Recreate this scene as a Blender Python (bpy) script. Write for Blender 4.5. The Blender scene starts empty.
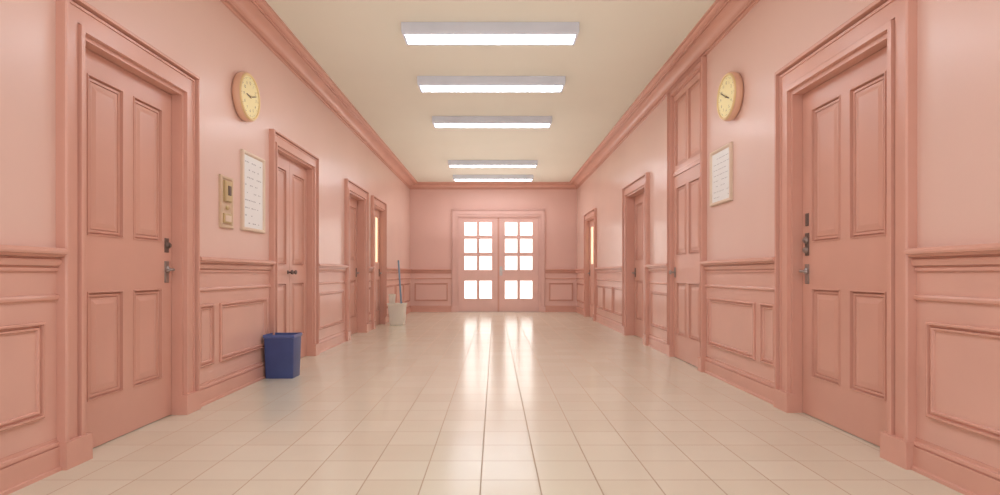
import bpy, math, random, bmesh
from mathutils import Matrix, Vector
random.seed(4)
S=bpy.context.scene
S.view_settings.view_transform='Standard'
S.view_settings.look='None'
XL,XR,YE,ZC,YB=-2.24,2.16,14.9,3.39,-3.0

# ---------------------------------------------------------------- materials
def srgb(c):
    return tuple(((v/255)/12.92 if v/255<=0.04045 else ((v/255+0.055)/1.055)**2.4) for v in c)+(1,)
def mat(name,col,rough=.5,metal=0,emit=0,var=.04,scale=3,bump=0,coat=0,bscale=60):
    m=bpy.data.materials.new(name); m.use_nodes=True
    nt=m.node_tree; b=nt.nodes['Principled BSDF']
    c=srgb(col)
    tc=nt.nodes.new('ShaderNodeTexCoord')
    n=nt.nodes.new('ShaderNodeTexNoise'); n.inputs['Scale'].default_value=scale; n.inputs['Detail'].default_value=3
    nt.links.new(tc.outputs['Object'],n.inputs['Vector'])
    r=nt.nodes.new('ShaderNodeValToRGB')
    r.color_ramp.elements[0].position=.3; r.color_ramp.elements[1].position=.7
    r.color_ramp.elements[0].color=tuple(v*(1-var) for v in c[:3])+(1,)
    r.color_ramp.elements[1].color=tuple(min(1,v*(1+var)) for v in c[:3])+(1,)
    nt.links.new(n.outputs['Fac'],r.inputs['Fac'])
    nt.links.new(r.outputs['Color'],b.inputs['Base Color'])
    b.inputs['Roughness'].default_value=rough; b.inputs['Metallic'].default_value=metal
    b.inputs['Coat Weight'].default_value=coat
    if emit:
        nt.links.new(r.outputs['Color'],b.inputs['Emission Color']); b.inputs['Emission Strength'].default_value=emit
    if bump:
        n2=nt.nodes.new('ShaderNodeTexNoise'); n2.inputs['Scale'].default_value=bscale
        nt.links.new(tc.outputs['Object'],n2.inputs['Vector'])
        bp=nt.nodes.new('ShaderNodeBump'); bp.inputs['Strength'].default_value=bump; bp.inputs['Distance'].default_value=.01
        nt.links.new(n2.outputs['Fac'],bp.inputs['Height']); nt.links.new(bp.outputs['Normal'],b.inputs['Normal'])
    return m
M_wall=mat('wall_paint',(232,197,184),.26,var=.03,scale=.8,bump=.03)
M_trim=mat('trim_paint',(220,168,151),.27,var=.03)
M_dado=mat('dado_paint',(224,177,161),.28,var=.03)
M_door=mat('door_paint',(217,165,147),.3,var=.04,scale=2)
M_wall_end=mat('end_wall_paint',(231,190,179),.42,var=.03,scale=.8)
M_doorend=mat('end_door_paint',(230,190,180),.45,var=.03)
M_ceil=mat('ceiling_paint',(232,228,213),.7,var=.015,scale=1)
M_house=mat('fixture_metal',(224,232,246),.45)
M_diff=mat('fixture_diffuser',(244,248,255),.5,emit=13.5,var=0)
M_pane=mat('daylight_frosted_pane',(255,253,249),.3,emit=2.0,var=0)
M_warm=mat('warm_glow_pane',(255,226,188),.3,emit=1.0,var=.1,scale=6)  # pane glow put in for the warm light around far doorways
M_metal=mat('pewter',(166,158,154),.35,metal=.8)
M_silver=mat('satin_silver',(206,204,202),.4,metal=.5)
M_dark=mat('aged_metal',(120,106,100),.4,metal=.6)
M_brass=mat('brass',(206,184,140),.4,metal=.3)
M_gold=mat('clock_gold',(234,206,150),.35,metal=.1)
M_case=mat('clock_case_pink_gold',(230,184,156),.35)
M_face=mat('clock_face',(252,240,184),.5,var=.02)
M_ink=mat('ink',(104,86,76),.6)
M_inkl=mat('faded_ink',(176,174,176),.7)
M_paper=mat('paper',(244,244,242),.6,var=.02)
M_frame=mat('frame_wood',(230,208,186),.4)
M_tan=mat('tan_plate',(216,188,160),.45)
M_blue=mat('blue_plastic',(66,82,136),.4,var=.08,scale=8)
M_blue2=mat('blue_plastic_rim',(88,104,160),.35)
M_cream=mat('cream_plastic',(238,232,218),.45)
M_teal=mat('blue_pole',(130,164,194),.4)
M_cotton=mat('mop_cotton',(230,222,208),.9,bump=.3)

def floor_mat():
    m=bpy.data.materials.new('glazed_floor_tiles'); m.use_nodes=True
    nt=m.node_tree; b=nt.nodes['Principled BSDF']
    tc=nt.nodes.new('ShaderNodeTexCoord'); mp=nt.nodes.new('ShaderNodeMapping')
    mp.inputs['Location'].default_value=(.068+2.8,-.223+5.6,0)
    nt.links.new(tc.outputs['Object'],mp.inputs['Vector'])
    br=nt.nodes.new('ShaderNodeTexBrick'); br.offset=0; br.squash=1
    br.inputs['Scale'].default_value=1; br.inputs['Brick Width'].default_value=.28; br.inputs['Row Height'].default_value=.28
    br.inputs['Mortar Size'].default_value=.0034; br.inputs['Mortar Smooth'].default_value=.05; br.inputs['Bias'].default_value=0
    br.inputs['Color1'].default_value=srgb((229,224,204)); br.inputs['Color2'].default_value=srgb((225,218,197))
    br.inputs['Mortar'].default_value=srgb((170,150,124))
    nt.links.new(mp.outputs['Vector'],br.inputs['Vector'])
    n=nt.nodes.new('ShaderNodeTexNoise'); n.inputs['Scale'].default_value=5; n.inputs['Detail'].default_value=5
    nt.links.new(tc.outputs['Object'],n.inputs['Vector'])
    mx=nt.nodes.new('ShaderNodeMix'); mx.data_type='RGBA'; mx.blend_type='MULTIPLY'
    rr=nt.nodes.new('ShaderNodeValToRGB'); rr.color_ramp.elements[0].color=(.95,.95,.95,1); rr.color_ramp.elements[1].color=(1,1,1,1)
    nt.links.new(n.outputs['Fac'],rr.inputs['Fac'])
    mx.inputs[0].default_value=1
    nt.links.new(br.outputs['Color'],mx.inputs[6]); nt.links.new(rr.outputs['Color'],mx.inputs[7])
    nt.links.new(mx.outputs[2],b.inputs['Base Color'])
    mr=nt.nodes.new('ShaderNodeMapRange'); mr.inputs['To Min'].default_value=.19; mr.inputs['To Max'].default_value=.7
    nt.links.new(br.outputs['Fac'],mr.inputs['Value']); nt.links.new(mr.outputs['Result'],b.inputs['Roughness'])
    b.inputs['Specular IOR Level'].default_value=.95
    bp=nt.nodes.new('ShaderNodeBump'); bp.invert=True; bp.inputs['Strength'].default_value=.3; bp.inputs['Distance'].default_value=.002
    nt.links.new(br.outputs['Fac'],bp.inputs['Height']); nt.links.new(bp.outputs['Normal'],b.inputs['Normal'])
    return m
M_floor=floor_mat()

# ---------------------------------------------------------------- builder
class MB:
    """local frame: u = right, v = up, w = outwards (world -Y before rotation)"""
    def __init__(s): s.v=[]; s.f=[]; s.marks=[]
    def mark(s,m): s.marks.append((len(s.f),m))
    def p(s,u,v,w): s.v.append((u,-w,v)); return len(s.v)-1
    def box(s,u0,u1,v0,v1,w0,w1):
        i=[s.p(u,v,w) for w in (w0,w1) for v in (v0,v1) for u in (u0,u1)]
        for q in ((0,1,3,2),(4,5,7,6),(0,1,5,4),(2,3,7,6),(0,2,6,4),(1,3,7,5)): s.f.append([i[k] for k in q])
    def loops(s,L,closed=True,cap0=False,cap1=False):
        idx=[[s.p(*q) for q in l] for l in L]; n=len(L[0])
        for a,b in zip(idx,idx[1:]):
            for k in range(n if closed else n-1):
                s.f.append([a[k],a[(k+1)%n],b[(k+1)%n],b[k]])
        if cap0: s.f.append(idx[0])
        if cap1: s.f.append(idx[-1])
    def ring(s,u0,u1,v0,v1,prof,fill=False):
        s.loops([[(u0+d,v0+d,h),(u0+d,v1-d,h),(u1-d,v1-d,h),(u1-d,v0+d,h)] for d,h in prof],cap1=fill)
    def arch(s,u0,u1,v1,prof,k=1):
        s.loops([[(u0+d,0,h),(u0+d,v1-d*k,h),(u1-d,v1-d*k,h),(u1-d,0,h)] for d,h in prof],closed=False)
    def sweep(s,u0,u1,prof):
        s.loops([[(u,v,w) for w,v in prof] for u in (u0,u1)],cap0=True,cap1=True)
    def lathe(s,u,v,prof,n=40,cap0=False,cap1=True):
        s.loops([[(u+r*math.cos(2*math.pi*k/n),v+r*math.sin(2*math.pi*k/n),h) for k in range(n)] for r,h in prof],cap0=cap0,cap1=cap1)
    def tube(s,pts,r,n=10):
        L=[]
        for i,p in enumerate(pts):
            p=Vector(p); a=Vector(pts[max(i-1,0)]); b=Vector(pts[min(i+1,len(pts)-1)])
            t=(b-a).normalized(); ref=Vector((0,1,0)) if abs(t.y)<.9 else Vector((1,0,0))
            x=t.cross(ref).normalized(); y=t.cross(x)
            L.append([tuple(p+x*r*math.cos(2*math.pi*k/n)+y*r*math.sin(2*math.pi*k/n)) for k in range(n)])
        s.loops(L,cap0=True,cap1=True)
    def leaf(s,u0,u1,v0,v1,w,panels,th=.045,glaze=()):
        us=sorted(set([u0,u1]+[q for p in panels for q in p[:2]])); vs=sorted(set([v0,v1]+[q for p in panels for q in p[2:]]))
        for a,b in zip(us,us[1:]):
            for c,d in zip(vs,vs[1:]):
                cu,cv=(a+b)/2,(c+d)/2
                if any(p[0]<cu<p[1] and p[2]<cv<p[3] for p in panels): continue
                s.f.append([s.p(a,c,w),s.p(b,c,w),s.p(b,d,w),s.p(a,d,w)])
        for k,p in enumerate(panels):
            if k in glaze: s.ring(*p,[(0,w),(.012,w-.01),(.012,w-th)])
            else: s.ring(*p,[(0,w),(0,w+.005),(.007,w+.006),(.010,w-.018),(.016,w-.018),(.018,w-.008),(.030,w-.008),(.032,w-.017),(.037,w-.017),(.039,w-.011),(.05,w-.011),(.075,w-.005)],fill=True)
        s.loops([[(u0,v0,h),(u0,v1,h),(u1,v1,h),(u1,v0,h)] for h in (w,w-th)],cap1=not glaze)
    def obj(s,name,m,parent=None,smooth=False,loc=None,rz=0,angle=40):
        me=bpy.data.meshes.new(name); me.from_pydata(s.v,[],s.f)
        me.materials.append(m)
        for k,(st,mm) in enumerate(s.marks):
            me.materials.append(mm)
            for i in range(st,len(me.polygons)): me.polygons[i].material_index=k+1
        bm=bmesh.new(); bm.from_mesh(me); bmesh.ops.remove_doubles(bm,verts=bm.verts,dist=1e-6)
        bmesh.ops.recalc_face_normals(bm,faces=bm.faces); bm.to_mesh(me); bm.free()
        if smooth:
            me.polygons.foreach_set('use_smooth',[True]*len(me.polygons))
            me.set_sharp_from_angle(angle=math.radians(angle))
        o=bpy.data.objects.new(name,me); S.collection.objects.link(o)
        if parent: o.parent=parent
        if loc: o.location=loc
        o.rotation_euler[2]=rz
        return o
def tag(o,label,cat,kind=None,group=None):
    o['label']=label; o['category']=cat
    if kind:o['kind']=kind
    if group:o['group']=group
    return o
def empty(name,loc,rz=0):
    e=bpy.data.objects.new(name,None); e.empty_display_size=.2; S.collection.objects.link(e)
    e.location=loc; e.rotation_euler[2]=rz; return e
R90=math.pi/2
SIDE={'left':((XL,0,0),R90,1),'right':((XR,0,0),-R90,-1),'end':((0,YE,0),0,1)}
def iv(side,a,b):
    s=SIDE[side][2]; return (a,b) if s>0 else (-b,-a)

# ---------------------------------------------------------------- shell
b=MB(); b.box(XL-.2,XR+.2,-.1,0,-YE-.2,-YB); tag(b.obj('floor',M_floor),'cream glazed square floor tiles with thin grout lines','floor','structure')
b=MB(); b.box(XL-.2,XR+.2,ZC,ZC+.1,-YE-.2,-YB); tag(b.obj('ceiling',M_ceil),'plain beige painted corridor ceiling','ceiling','structure')
# door table: side, y0,y1 outer casing, top, casing width, head width
D=[('left',2.88,4.19,2.46,.18,.19),('left',5.60,7.02,2.44,.14,.16),('left',8.40,9.79,2.42,.16,.17),('left',10.19,11.40,2.42,.15,.17),
   ('right',2.89,4.26,2.52,.19,.23),('right',5.76,6.92,3.22,.10,.08),('right',7.88,9.36,2.42,.16,.17),('right',11.98,13.40,2.40,.16,.17),
   ('end',-1.14,1.32,2.71,.16,.22)]
ends={'left':(YB,YE),'right':(YB,YE),'end':(XL,XR)}
def wall(side,m):
    b=MB(); a,e=ends[side]; cur=a
    for d in [x for x in D if x[0]==side]:
        o0,o1,t=d[1]+d[4]-.01,d[2]-d[4]+.01,d[3]-d[5]+.01
        b.box(*iv(side,cur,o0),0,ZC,-.2,0); b.box(*iv(side,o0,o1),t,ZC,-.2,0); cur=o1
    b.box(*iv(side,cur,e),0,ZC,-.2,0)
    loc,rz,_=SIDE[side]
    return tag(b.obj('wall_'+side,m,loc=loc,rz=rz),'satin salmon pink painted corridor wall','wall','structure')
wall('left',M_wall); wall('right',M_wall); wall('end',M_wall_end)

# cornice around three walls
b=MB()
prof=[(0,-.16),(.022,-.16),(.022,-.138),(.012,-.136),(.012,-.130),(.030,-.128),(.030,-.122)]
for k in range(9):
    a=k/8*R90; prof.append((.034+.11*(1-math.cos(a)),-.120+.072*math.sin(a)))
prof+=[(.144,-.036),(.152,-.036),(.152,-.046),(.170,-.046),(.170,-.028)]
for k in range(5):
    a=k/4*R90; prof.append((.172+.04*math.sin(a),-.028+.014*(1-math.cos(a))))
prof+=[(.234,-.016),(.234,0)]
L=[]
for w,z in prof:
    z+=ZC; L.append([(XL+w,z,-YB),(XL+w,z,-(YE-w)),(XR-w,z,-(YE-w)),(XR-w,z,-YB)])
b.loops(L,closed=False)
tag(b.obj('trim_1',M_trim),'salmon pink crown moulding between wall and ceiling','crown moulding','structure')

n=2
gaps={}
for side in ('left','right','end'):
    a,e=ends[side]; g=[]; cur=a
    for d in [x for x in D if x[0]==side]: g.append((cur,d[1])); cur=d[2]
    g.append((cur,e)); gaps[side]=g
rail=[(0,1.015),(.016,1.015),(.016,1.032),(.010,1.034),(.010,1.040),(.026,1.042),(.032,1.062),(.032,1.074),(.022,1.076),(.022,1.083),(.046,1.085),(.048,1.098),(.064,1.100),(.068,1.110),(.066,1.122),(.058,1.13),(0,1.132)]
bead=[(0,.866),(.010,.866),(.018,.872),(.020,.884),(.016,.894),(0,.896)]
base=[(0,0),(.034,0),(.034,.018),(.024,.022),(.024,.120),(.014,.122),(.014,.128),(.022,.130),(.018,.145),(.008,.148),(.008,.165),(0,.165)]
PM=[(0,0),(0,.018),(.006,.024),(.014,.024),(.016,.007),(.026,.007),(.028,.017),(.037,.016),(.041,.004)]
panels={'left':[(.2,1.25),(1.4,2.79),(4.25,4.47),(4.58,5.50),(7.14,8.30),(9.85,10.13),(11.55,12.6),(12.72,13.7),(13.82,14.8)],
        'right':[(.2,1.25),(1.4,2.81),(4.33,4.56),(4.67,5.68),(7.02,7.78),(9.46,10.24),(10.34,11.1),(11.2,11.88),(13.52,14.8)],
        'end':[(-2.12,-1.24),(1.42,2.06)]}
for side in ('left','right','end'):
    loc,rz,_=SIDE[side]
    b=MB()
    for a,e in gaps[side]: b.sweep(*iv(side,a,e),rail); b.sweep(*iv(side,a,e),bead)
    tag(b.obj('trim_%d'%n,M_trim,loc=loc,rz=rz),'salmon pink chair rail moulding along the wall','chair rail','structure'); n+=1
    b=MB()
    for a,e in panels[side]: b.ring(*iv(side,a,e),.29,.765,PM)
    b.mark(M_dado if side!='end' else M_wall_end)
    for a,e in gaps[side]: b.box(*iv(side,a,e),.10,1.03,.0,.004)
    tag(b.obj('trim_%d'%n,M_trim,loc=loc,rz=rz),'raised rectangular wainscot panelling in salmon pink','wainscot','structure'); n+=1
    b=MB()
    for a,e in gaps[side]: b.sweep(*iv(side,a,e),base)
    tag(b.obj('baseboard_'+side,M_trim,loc=loc,rz=rz),'salmon pink stepped baseboard at the floor','baseboard','structure')

# ---------------------------------------------------------------- doors
def casing(w,depth):
    return [(0,0),(0,.048),(.006,.056),(w*.12,.056),(w*.13,.018),(w*.17,.018),(w*.18,.034),(w*.25,.034),(w*.26,.026),(w*.65,.026),(w*.655,.014),(w*.69,.014),(w*.70,.042),(w*.85,.042),(w*.86,.016),(w,.018),(w,-depth)]
def lever(parent,u,v,w,sgn,m=M_metal):
    b=MB()
    b.lathe(u,v,[(.024,w),(.024,w+.006),(.018,w+.012),(.010,w+.014),(.010,w+.045)],n=20)
    b.tube([(u,v,w+.040),(u+.02*sgn,v,w+.048),(u+.06*sgn,v-.003,w+.048),(u+.10*sgn,v-.010,w+.043)],.008)
    return b.obj('handle',m,parent,smooth=True)
def knob(parent,u,v,w,m=M_dark):
    b=MB()
    b.lathe(u,v,[(.022,w),(.022,w+.005),(.010,w+.01),(.009,w+.03),(.02,w+.038),(.026,w+.05),(.022,w+.06),(.01,w+.065)],n=20)
    return b.obj('knob',m,parent,smooth=True)
def plate(parent,name,u,v0,v1,w,m=M_metal,hw=.028):
    b=MB(); b.ring(u-hw,u+hw,v0,v1,[(0,w),(0,w+.004),(.005,w+.009)],fill=True)
    return b.obj(name,m,parent)
def locks(parent,u,v,w,m=M_dark):
    b=MB(); b.lathe(u,v,[(.024,w),(.024,w+.006),(.02,w+.014),(.012,w+.016),(.012,w+.022)],n=20)
    return b.obj('deadbolt',m,parent,smooth=True)
def four(u0,u1,top,mid=(.9,1.22),bot=.28,st=.12,mull=.1):
    c=(u0+u1)/2
    return [(u0+st,c-mull/2,bot,mid[0]),(c+mull/2,u1-st,bot,mid[0]),(u0+st,c-mull/2,mid[1],top-.14),(c+mull/2,u1-st,mid[1],top-.14)]
labels=['closed salmon pink four-panel door with pewter lever and deadbolt beside round wall clock',
 'closed pair of narrow salmon pink panelled doors behind blue bin','closed salmon pink panelled door in deep moulded frame',
 'closed salmon pink door with added warm glowing glass beside mop bucket','closed salmon pink four-panel door with deadbolt, lock plate and lever',
 'tall salmon pink panelled door with matching panels above, full height','salmon pink panelled door in deep casing beyond tall transom door',
 'salmon pink door with warm glass given a glow nearest glazed double doors','pink glazed double doors with bright white square panes']
for i,(side,y0,y1,top,cw,hw) in enumerate(D):
    loc,rz,sg=SIDE[side]
    c=(y0+y1)/2
    if side=='left': L=(XL,c,0)
    elif side=='right': L=(XR,c,0)
    else: L=(c,YE,0)
    e=tag(empty('door_%d'%(i+1),L,rz),labels[i],'double door' if i in (1,8) else 'door','structure')
    W=y1-y0; u0,u1=-W/2,W/2
    b=MB(); dep=.18 if i in (2,3,6,7) else .13
    b.arch(u0,u1,top,casing(cw,dep),k=hw/cw)
    for a,q in ((u0-.004,u0+cw+.004),(u1-cw-.004,u1+.004)): b.box(a,q,0,.14,-.012,.059)
    iu0,iu1,it=u0+cw,u1-cw,top-hw
    wl=-.11 if i in (2,6) else -.055
    if i==8: wl=-.03
    if i==5:
        wl=0.0
        b.box(iu0,iu1,2.17,2.215,-.03,.012)
    b.arch(iu0,iu1,it,[(0,wl-.046),(.02,wl-.046),(.02,wl-.06),(0,wl-.06)])
    b.obj('door_frame',M_trim if i<8 else M_doorend,e)
    g=.003
    if i in (0,4):
        b=MB(); b.leaf(iu0+g,iu1-g,.006,it-g,wl,four(iu0,iu1,it)); lf=b.obj('door_leaf',M_door,e)
        s=sg
        hu=s*(iu1-.065) 
        if i==0:
            plate(lf,'lock_plate',hu,1.15,1.25,wl,M_dark,.022); locks(lf,hu,1.2,wl+.009)
            plate(lf,'lock_plate',hu,.94,1.09,wl,M_metal,.022); lever(lf,hu,1.03,wl+.009,-s)
        else:
            plate(lf,'keypad',hu,1.34,1.43,wl,M_dark,.018)
            plate(lf,'lock_plate',hu,1.13,1.29,wl,M_dark,.022); locks(lf,hu,1.24,wl+.009,M_metal); locks(lf,hu,1.17,wl+.009,M_metal)
            plate(lf,'lock_plate',hu,.93,1.07,wl,M_metal,.022); lever(lf,hu,1.02,wl+.009,-s)
    elif i==1:
        for a,q in ((iu0+g,-.003),(.003,iu1-g)):
            b=MB(); b.leaf(a,q,.006,it-g,wl,[(a+.1,q-.1,.28,.9),(a+.1,q-.1,1.1,it-.14)]); lf=b.obj('door_leaf',M_door,e)
            knob(lf,a+.05 if a>0 else q-.05,1.02,wl)
    elif i==5:
        b=MB(); b.leaf(iu0+g,iu1-g,.006,2.165,wl,four(iu0,iu1,2.165,st=.1,mull=.09)); lf=b.obj('door_leaf',M_door,e)
        plate(lf,'lock_plate',-(iu1-.05),.96,1.08,wl,M_metal,.018); knob(lf,-(iu1-.05),1.02,wl+.009,M_metal)
        b=MB(); b.leaf(iu0+g,iu1-g,2.218,it-g,wl,[(iu0+.07,-.035,2.28,it-.07),(.035,iu1-.07,2.28,it-.07)]); b.obj('transom_panel',M_door,e)
    elif i==8:
        for a,q in ((iu0+g,-.004),(.004,iu1-g)):
            pw0,pw1=a+.16,q-.16; mc=(pw0+pw1)/2
            P=[]
            for c0,c1 in ((pw0,mc-.028),(mc+.028,pw1)):
                for r0,r1 in ((.34,.83),(1.10,1.485),(1.555,1.94),(2.01,2.38)): P.append((c0,c1,r0,r1))
            b=MB(); b.leaf(a,q,.006,it-g,wl,P,glaze=range(8)); lf=b.obj('door_leaf',M_doorend,e)
            b=MB(); b.box(pw0-.02,pw1+.02,.3,2.42,wl-.06,wl-.03); b.obj('window_pane',M_pane,lf)
            if a>0:
                b=MB(); b.box(-.024,.024,.006,it-g,wl+.001,wl+.022); b.obj('meeting_strip',M_trim,lf)
                hx=a+.065; plate(lf,'lock_plate',hx,.96,1.2,wl,M_silver,.036); lever(lf,hx,1.1,wl+.009,1,M_silver)
        b=MB(); b.box(iu0,iu1,0,.005,-.09,.0); b.obj('threshold',M_metal,e)
    else:
        P=four(iu0,iu1,it); gl=(2,3) if i in (3,7) else ()
        b=MB(); b.leaf(iu0+g,iu1-g,.006,it-g,wl,P,glaze=gl); lf=b.obj('door_leaf',M_door,e)
        if gl:
            b=MB(); b.box(P[2][0]-.02,P[3][1]+.02,P[2][2]-.02,P[2][3]+.02,wl-.06,wl-.018); b.obj('window_pane',M_warm,lf)
        hu=sg*(iu1-.07); plate(lf,'lock_plate',hu,.95,1.1,wl,M_dark,.02); lever(lf,hu,1.02,wl+.009,-sg)

# ---------------------------------------------------------------- clocks
def text_mesh(txt,size):
    cu=bpy.data.curves.new('t','FONT'); cu.body=txt; cu.size=size; cu.align_x='CENTER'; cu.align_y='CENTER'
    o=bpy.data.objects.new('t',cu); S.collection.objects.link(o)
    dg=bpy.context.evaluated_depsgraph_get(); me=bpy.data.meshes.new_from_object(o.evaluated_get(dg))
    v=[tuple(x.co) for x in me.vertices]; f=[list(p.vertices) for p in me.polygons]
    bpy.data.objects.remove(o); return v,f
def clock(side,Y,Z,hour,minute,label):
    loc,rz,sg=SIDE[side]; R=.213
    e=tag(empty('wall_clock',(loc[0],Y,Z),rz),label,'clock')
    b=MB(); b.lathe(0,0,[(R*.9,0),(R*.97,.01),(R,.03),(R,.06),(R*.98,.068),(R*.93,.07)],n=56,cap0=True,cap1=True); b.obj('case',M_case,e,smooth=True)
    b=MB(); b.lathe(0,0,[(R*.96,.0702),(R*.955,.078),(R*.91,.084),(R*.87,.082),(R*.85,.074),(R*.85,.0702)],n=56,cap0=False,cap1=False); b.obj('rim',M_gold,e,smooth=True)
    b=MB(); b.lathe(0,0,[(R*.85,.0702),(R*.85,.0725)],n=56,cap0=True); b.mark(M_ink)
    for h in range(1,13):
        a=math.radians(90-30*h); v,f=text_mesh(str(h),.036); o=len(b.v)
        for x,y,z in v: b.v.append((x+.122*math.cos(a),-.0735,y+.122*math.sin(a)))
        b.f+= [[k+o for k in q] for q in f]
    for k in range(60):
        a=math.radians(6*k); r0=.158 if k%5==0 else .164; t=.003 if k%5==0 else .0012
        ca,sa=math.cos(a),math.sin(a); q=[]
        for r,s in ((r0,-t),(r0,t),(.170,t),(.170,-t)): q.append(b.p(r*ca-s*sa,r*sa+s*ca,.0735))
        b.f.append(q)
    b.obj('dial',M_face,e)
    for nm,ang,l,t,w in (('hour_hand',30*(hour+minute/60),.085,.0055,.077),('minute_hand',6*minute,.13,.004,.08)):
        a=math.radians(90-ang); ca,sa=math.cos(a),math.sin(a); b=MB(); L=[]
        for ww in (w-.001,w+.001): L.append([(r*ca-s*sa,r*sa+s*ca,ww) for r,s in ((-.02,-t),(-.02,t),(l*.8,t),(l,0),(l*.8,-t))])
        b.loops(L,cap0=True,cap1=True); b.obj(nm,M_ink,e)
    b=MB(); b.lathe(0,0,[(.01,.072),(.01,.084),(.006,.086)],n=16); b.obj('hub',M_brass,e)
clock('left',5.0,2.565,9,12,'round gold-rimmed wall clock with pale yellow dial above framed notice')
clock('right',5.1,2.60,3,50,'round gold-rimmed clock with yellow dial beside tall panelled door')

# ---------------------------------------------------------------- framed notices
def notice(side,ya,yb,z0,z1,label,style):
    loc,rz,sg=SIDE[side]; e=tag(empty('framed_notice',(loc[0],(ya+yb)/2,z0),rz),label,'picture frame')
    W=(yb-ya)/2; H=z1-z0
    b=MB(); b.ring(-W,W,0,H,[(0,0),(0,.022),(.006,.028),(.02,.028),(.028,.02),(.032,.010)]); b.obj('frame',M_frame,e)
    b=MB(); b.box(-W+.028,W-.028,.028,H-.028,.002,.011); b.mark(M_inkl); w=.0122
    rows=9 if style==0 else 8
    for r in range(rows):
        z=H-.09-r*(H-.16)/(rows-1)*1.0
        u=-W+.07
        while u<W-.08:
            l=random.uniform(.012,.03) if style==0 else random.uniform(.03,.07)
            hgt=.009 if style==0 else .004
            if random.random()<(.5 if style==0 else .8) :
                b.f.append([b.p(u,z-hgt/2,w),b.p(min(u+l,W-.05),z-hgt/2,w),b.p(min(u+l,W-.05),z+hgt/2,w),b.p(u,z+hgt/2,w)])
            u+=l+.014
    b.obj('paper',M_paper,e)
notice('left',4.97,5.45,1.39,2.10,'tall framed white notice with faint grey writing beneath round clock',0)
notice('right',5.13,5.62,1.67,2.20,'small framed white notice with faint lines beneath round clock',1)

# wall control plate
e=tag(empty('wall_control_plate',(XL,4.69,1.38),R90),'tan framed control plate with brass switches beside framed notice','switch')
b=MB(); b.ring(-.11,.11,0,.43,[(0,0),(0,.016),(.006,.022),(.022,.022),(.03,.012)],fill=True); b.obj('frame',M_tan,e)
b=MB(); b.ring(-.06,.06,.22,.39,[(0,.01),(0,.03),(.008,.036)],fill=True); b.obj('switch_box',M_brass,e)
b=MB(); b.ring(-.022,.022,.27,.35,[(0,.034),(0,.042),(.006,.046)],fill=True); b.obj('switch',M_dark,e)
b=MB(); b.ring(-.07,.07,.04,.12,[(0,.01),(0,.024),(.008,.028)],fill=True); b.obj('label_holder',M_brass,e)
b=MB(); b.ring(-.05,.05,.055,.105,[(0,.026),(0,.030)],fill=True); b.obj('card',M_frame,e)
b=MB(); b.lathe(0,.17,[(.018,.01),(.018,.026),(.012,.032)],n=20); b.obj('knob',M_brass,e,smooth=True)

# ---------------------------------------------------------------- bins
def rr(wu,ww,z,r=.03,n=5):
    pts=[]
    for cx,cy,a0 in ((wu-r,ww-r,0),(-wu+r,ww-r,90),(-wu+r,-ww+r,180),(wu-r,-ww+r,270)):
        for k in range(n+1):
            a=math.radians(a0+90*k/n); pts.append((cx+r*math.cos(a),z,cy+r*math.sin(a)))
    return pts
R_=.010
e=tag(empty('waste_bin',(-2.064,5.50,0)),'dark blue tapered plastic waste bin against the wainscot','trash can')
b=MB(); b.loops([rr(.130,.098,0,R_),rr(.132,.100,.006,R_),rr(.142,.112,.385,R_),rr(.138,.108,.385,R_),rr(.124,.094,.012,R_)],cap0=True,cap1=True); b.obj('body',M_blue,e,smooth=True)
b=MB(); b.loops([rr(.141,.111,.385,R_),rr(.148,.118,.387,R_),rr(.150,.120,.393,R_),rr(.150,.120,.414,R_),rr(.148,.118,.418,R_),rr(.140,.110,.418,R_),rr(.138,.108,.385,R_),rr(.141,.111,.385,R_)]); b.obj('rim',M_blue2,e,smooth=True)

e=tag(empty('mop_bucket',(-1.93,11.15,0)),'cream plastic mop bucket with wringer beside panelled door','bucket')
b=MB(); b.loops([rr(.13,.10,0),rr(.14,.11,.01),rr(.17,.135,.40),rr(.165,.13,.40),rr(.135,.105,.015)],cap0=True,cap1=True); b.obj('body',M_cream,e,smooth=True)
b=MB(); b.loops([rr(.168,.133,.39),rr(.182,.147,.395),rr(.184,.149,.42),rr(.176,.141,.425),rr(.164,.129,.42),rr(.168,.133,.39)]); b.obj('rim',M_cream,e,smooth=True)
b=MB(); b.loops([[(u-.10,v,w) for u,v,w in rr(a,c,z,.015)] for a,c,z in ((.04,.08,.34),(.055,.11,.60),(.05,.105,.60),(.035,.075,.35))],cap0=True,cap1=True); b.obj('wringer',M_cream,e,smooth=True)
e=tag(empty('mop',(-1.87,11.15,.03)),'string mop with slim blue pole standing in the bucket','mop')
b=MB(); b.tube([(.03,.22,0),(-.03,1.24,.03)],.017,12); b.obj('pole',M_teal,e,smooth=True)
b=MB(); 
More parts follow.
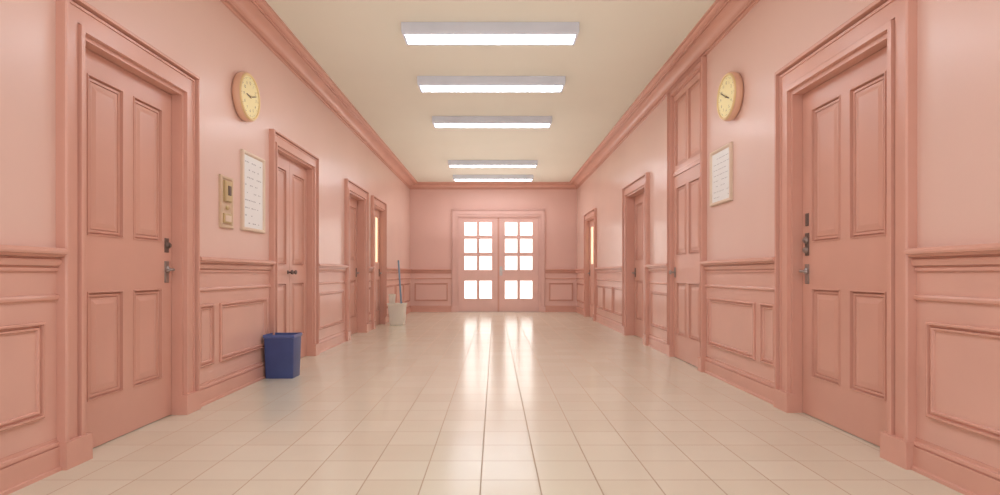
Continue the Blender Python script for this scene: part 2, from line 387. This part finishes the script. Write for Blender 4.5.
for k in range(18):
    a=2*math.pi*k/18; r=.03+.012*random.random()
    b.tube([(.03,.24,0),(.03+r*.5*math.cos(a),.16,r*.5*math.sin(a)),(.025+r*math.cos(a),.0,r*math.sin(a))],.008,6)
b.obj('mop_head',M_cotton,e,smooth=True)

# ---------------------------------------------------------------- ceiling lights
def lamp(Y,W):
    e=tag(empty('ceiling_light',(-.045,Y,ZC)),'rectangular surface-mounted fluorescent ceiling light with glowing diffuser','ceiling light',group='corridor ceiling lights')
    b=MB(); h=W/2
    def lp(d,z): return [(-h+d,z,-d),(h-d,z,-d),(h-d,z,-.29+d),(-h+d,z,-.29+d)]
    b.loops([lp(.0,0),lp(.0,-.085),lp(.008,-.105),(lp(.03,-.108)),lp(.034,-.09)],cap0=True); b.obj('housing',M_house,e)
    b=MB(); b.loops([lp(.033,-.09),lp(.034,-.103),lp(.045,-.106)],cap0=True,cap1=True); b.obj('diffuser',M_diff,e)
for Y,W in ((5.36,1.69),(6.82,1.79),(8.55,1.82),(11.85,1.88),(13.6,1.94),(3.8,1.7),(2.1,1.7),(.4,1.7),(-1.4,1.7)): lamp(Y,W)  # last entries continue the row out of view, added to light the near end

# fill lights added to brighten the ceiling, with no fixture of their own
for k,(Y,E) in enumerate(((1.0,7),(5.5,13),(10.0,17),(13.3,15))):
    l=bpy.data.lights.new('ceiling_fill','AREA'); l.shape='RECTANGLE'; l.size=3.2; l.size_y=3.6 if k<3 else 2.4; l.energy=E; l.color=(1,.98,.95)
    o=bpy.data.objects.new('ceiling_fill',l); S.collection.objects.link(o); o.location=(-.04,Y,1.9); o.rotation_euler=(math.pi,0,0)

# ---------------------------------------------------------------- world, camera
w=bpy.data.worlds.new('World'); S.world=w; w.use_nodes=True
w.node_tree.nodes['Background'].inputs[0].default_value=(.97,.98,1,1); w.node_tree.nodes['Background'].inputs[1].default_value=1.8
cam=bpy.data.cameras.new('Camera'); co=bpy.data.objects.new('Camera',cam); S.collection.objects.link(co); S.camera=co
cam.sensor_width=36; cam.lens=.565*36; cam.shift_x=.005; cam.shift_y=.0265
co.location=(0,0,1); co.rotation_euler=(R90,0,0)
